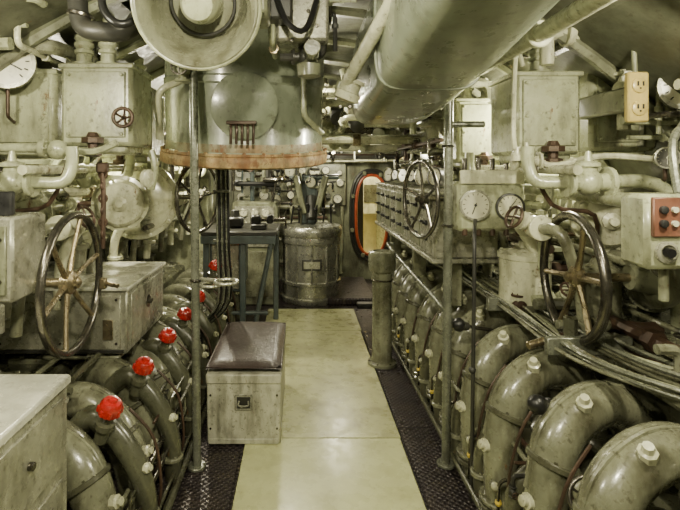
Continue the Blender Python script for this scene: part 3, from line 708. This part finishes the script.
b.lathe(c,(0,0,1),[(.35,0),(.36,.02),(.36,.06),(.33,.07),(.33,.20),(.345,.21),(.345,.24),(.33,.25),(.33,.66),(.345,.67),(.35,.70),(.345,.74),(.36,.76),(.36,.83),(.34,.86),(.2,.88)],STAIN,40)
b.bolts(c+V((0,0,.84)),(0,0,1),.33,20,.012,.02,STEEL)
b.box((.13,5.285,.45),(.22,.02,.12),DARK,.006); b.box((.13,5.277,.45),(.18,.01,.08),ALU,.003)
for a in (-60,-30,0,30,60):
    t=math.radians(a-90); b.cyl((.13+.335*math.cos(t),5.62+.335*math.sin(t),.25),(.13+.335*math.cos(t),5.62+.335*math.sin(t),.66),.012,STAIN,seg=8)
b.box((.10,5.6,1.15),(.20,.24,.55),BLUEG,.03,(0,0,0)); b.box((.0,5.45,1.22),(.07,.10,.45),PALED,.02,(0,-14,0)); b.box((.24,5.45,1.22),(.07,.10,.45),PALED,.02,(0,14,0))
b.cyl((.13,5.4,.95),(.13,5.5,1.2),.06,DARK); b.gauge((.12,5.44,1.36),(0,-1,0),.06,ALU)
clutter(b,-.15,.45,5.4,5.85,.88,1.55,18,[BLUEG,PALED,DARK,DARK,BLACK,STEEL],.008,.025)
for i in range(6):
    x=-.10+.09*i; b.cyl((x,5.42,.9),(x+R(-.03,.03),5.36,1.02+R(0,.1)),.010,BLACK); b.sph((x,5.36,1.06+R(-.02,.06)),.022,BLACK,10)
b.done()
b=B('control_stand')
b.bx(-.75,-.25,5.3,5.8,0,1.15,PALED,.02); b.bx(-.72,-.28,5.285,5.3,.1,.6,GREYL,.01); b.bx(-.72,-.28,5.285,5.3,.65,1.1,ALU,.01)
for x in (-.62,-.5,-.38):
    for z in (.75,.9,1.03): b.gauge((x,5.27,z),(0,-1,0),.045,ALU,FACE,depth=.02)
b.cyl((-.3,5.25,1.15),(-.24,5.2,1.5),.014,STEEL); b.sph((-.24,5.2,1.5),.03,BLACK)
clutter(b,-.75,-.2,5.2,5.8,1.1,1.6,16,[BLUEG,PALED,DARK,STEEL,BLACK,GREYL],.008,.03)
b.done()
b=B('gauge_board'); b.bx(-.9,.62,6.45,6.58,1.02,1.62,PALED,.01)
for i in range(9):
    for j in range(3):
        b.gauge((-.80+.165*i+R(-.02,.02),6.40,1.14+.17*j+R(-.03,.03)),(0,-1,0),R(.035,.078),random.choice([ALU,DARK,DARK]),random.choice([FACE,FACE,FACED]),16,.05)
clutter(b,-.9,.62,6.42,6.44,.9,1.65,12,[PALE,COPPER,STEEL,DARK],.006,.010,False)
b.done()
b=B('bulkhead_valve_manifold')
for i in range(10):
    x=-.9+.17*i; z=1.82; b.valve((x,6.42,z+.03*math.sin(i)),(1,0,0),.032,WHITE,RED if i in(3,7) else STEEL,(0,-1,0))
b.tube([(-1.4,6.5,1.82),(0,6.5,1.83),(1.6,6.5,1.82)],.03,WHITE,10,3); b.tube([(-1.4,6.5,1.95),(0,6.5,1.96),(1.6,6.5,1.95)],.045,PALE,10,3); b.tube([(-1.4,6.4,1.70),(0,6.4,1.70),(1.6,6.4,1.70)],.014,COPPER,8,3)
for x in (-.8,-.4,.2,.55,1.5): b.tube([(x,6.5,1.82),(x,6.48,1.4),(x+.02,6.5,.9),(x,6.5,.1)],.022,PALE,8,3)
clutter(b,-1.0,.66,6.0,6.35,.2,1.1,16,[PALE,GREYL,DARK,STEEL,COPPER,WHITE],.008,.035)
clutter(b,-1.0,1.5,6.0,6.4,1.62,2.2,30,[PALE,GREYL,DARK,STEEL,WHITE],.008,.03)
b.done()
b=B('bulkhead_cabinet'); b.bx(1.4,1.9,6.2,6.58,.2,1.5,PALED,.02); b.bx(1.44,1.86,6.185,6.2,.25,1.45,PALE,.01); b.bx(1.43,1.46,6.17,6.19,.8,.9,STEEL,.003); b.done()
b=B('bulkhead_cabinet'); b.bx(-1.9,-1.0,5.5,6.55,.0,1.5,PALED,.02); b.bx(-1.85,-1.05,5.485,5.5,.1,1.4,PALE,.01); b.bx(-1.1,-1.07,5.47,5.49,.8,.92,STEEL,.003); b.done()

b=B('overhead_pipe_network')
for i,(x,z,r,m) in enumerate(((-1.35,2.20,.05,PALE),(-1.15,2.25,.03,WHITE),(-.95,2.28,.04,PALED),(-.1,2.30,.03,DARK),(.1,2.32,.045,PALE),(1.05,2.22,.04,PALE),(1.22,2.24,.025,WHITE),(1.38,2.2,.05,PALE),(1.55,2.08,.035,WHITE),(-1.55,2.08,.035,WHITE),(-.62,2.34,.04,PALE),(.78,2.34,.03,PALED))):
    y0=.2 if abs(x)>.6 else 2.4
    b.tube([(x,y0,z),(x+.01,2.6,z+.005),(x,6.4,z-.03)],r,m,12,4)
    for y in (1.5+.3*(i%3),2.0+.3*(i%3),3.9): b.flange((x,y if y>y0 else 3.0,z),(0,1,0),r*1.5,m,.03,6)
for y,z in ((3.75,1.98),(4.4,1.92),(5.2,1.88),(5.9,1.9)):
    b.tube([(-1.5,y,z-.2),(-.9,y,z),(.0,y,z+.05),(.9,y,z),(1.5,y,z-.2)],R(.025,.045),random.choice([PALE,WHITE,GREYL]),12,5)
    for x in (-.6,.15,.55): b.valve((x,y,z+.01),(1,0,0),.035,PALE,random.choice([STEEL,COPPER]),(0,-.8,-.5))
for i in range(14):
    x=R(.1,1.0); y=R(3.6,6.0); z=R(1.75,2.0)
    b.lathe((x,y,z),(R(-.5,.5),-1,-.4),[(.03,0),(R(.05,.08),.01),(R(.05,.07),.12),(.03,.13)],random.choice([PALE,PALED,ALU,DARK]),14)
    b.tube([(x,y,z),(x,y+.1,z+.1),(x+R(-.1,.1),y+.15,2.3)],R(.012,.03),random.choice([PALE,WHITE,DARK]),8,4)
clutter(b,-.5,1.2,3.4,6.2,1.72,2.3,44,[PALE,WHITE,WHITE,GREYL,DARK,STEEL],.008,.035)
clutter(b,1.0,1.7,1.4,1.9,2.08,2.3,12,[PALE,WHITE,GREYL,PALE],.01,.035)
clutter(b,-1.6,-.95,1.4,2.0,2.08,2.3,10,[PALE,WHITE,GREYL,PALE],.01,.035)
b.done()

# ------------------------------------------------------------------ lamps
def lamp(x,y,z,p,tube=False,size=.12,col=(1,.93,.68)):
    b=B('ceiling_or_fill_lamp'); b.lathe((x,y,z+.12),(0,0,-1),[(.05,-(2.42-z-.12)),(.05,0),(.09,.02),(.10,.06),(.09,.065)],GREYL,20); b.sph((x,y,z+.055),.035,BULB,12)
    for i in range(4):
        a=i*math.pi/4; b.tube([(x+.085*math.cos(a),y+.085*math.sin(a),z+.06),(x+.06*math.cos(a),y+.06*math.sin(a),z),(x,y,z-.02),(x-.06*math.cos(a),y-.06*math.sin(a),z),(x-.085*math.cos(a),y-.085*math.sin(a),z+.06)],.003,STEEL,5,3)
    b.done()
    L=bpy.data.lights.new('lamp_or_fill_light','POINT'); L.energy=p; L.color=col; L.shadow_soft_size=size
    o=bpy.data.objects.new('lamp_or_fill_light',L); o.location=(x,y,z-.06-size*.3); bpy.context.scene.collection.objects.link(o)
lamp(-.05,.45,2.16,125,size=.04); lamp(0.0,-.7,2.1,8)  # second one is an added, unseen fill lamp behind the camera
lamp(.12,3.6,2.08,170,size=.04); lamp(-.1,4.6,2.1,55,size=.05); lamp(.45,5.7,1.78,42,size=.05)
lamp(-1.35,3.0,1.92,120,size=.03); lamp(1.45,2.85,1.9,95,size=.03); lamp(1.15,1.15,2.0,58,size=.035); lamp(-1.1,1.1,2.0,55,size=.035)  # last two are fill lamps added out of view to brighten the housings
lamp(-.9,4.4,1.75,75,size=.03)
L=bpy.data.lights.new('lamp_or_fill_light','POINT'); L.energy=110; L.color=(1,.88,.62); L.shadow_soft_size=.1
o=bpy.data.objects.new('lamp_or_fill_light',L); o.location=(1.0,7.5,2.0); bpy.context.scene.collection.objects.link(o)

w=bpy.data.worlds.new('World'); bpy.context.scene.world=w; w.use_nodes=True
w.node_tree.nodes['Background'].inputs[0].default_value=(.5,.5,.45,1); w.node_tree.nodes['Background'].inputs[1].default_value=.02

# ------------------------------------------------------------------ camera
cam=bpy.data.cameras.new('camera'); cam.sensor_width=36; cam.lens=480/680*36; cam.shift_x=40/680; cam.shift_y=-85/680; cam.clip_start=.02
co=bpy.data.objects.new('camera',cam); co.location=(0,0,1.5); co.rotation_euler=(math.radians(90),0,0); bpy.context.scene.collection.objects.link(co); bpy.context.scene.camera=co
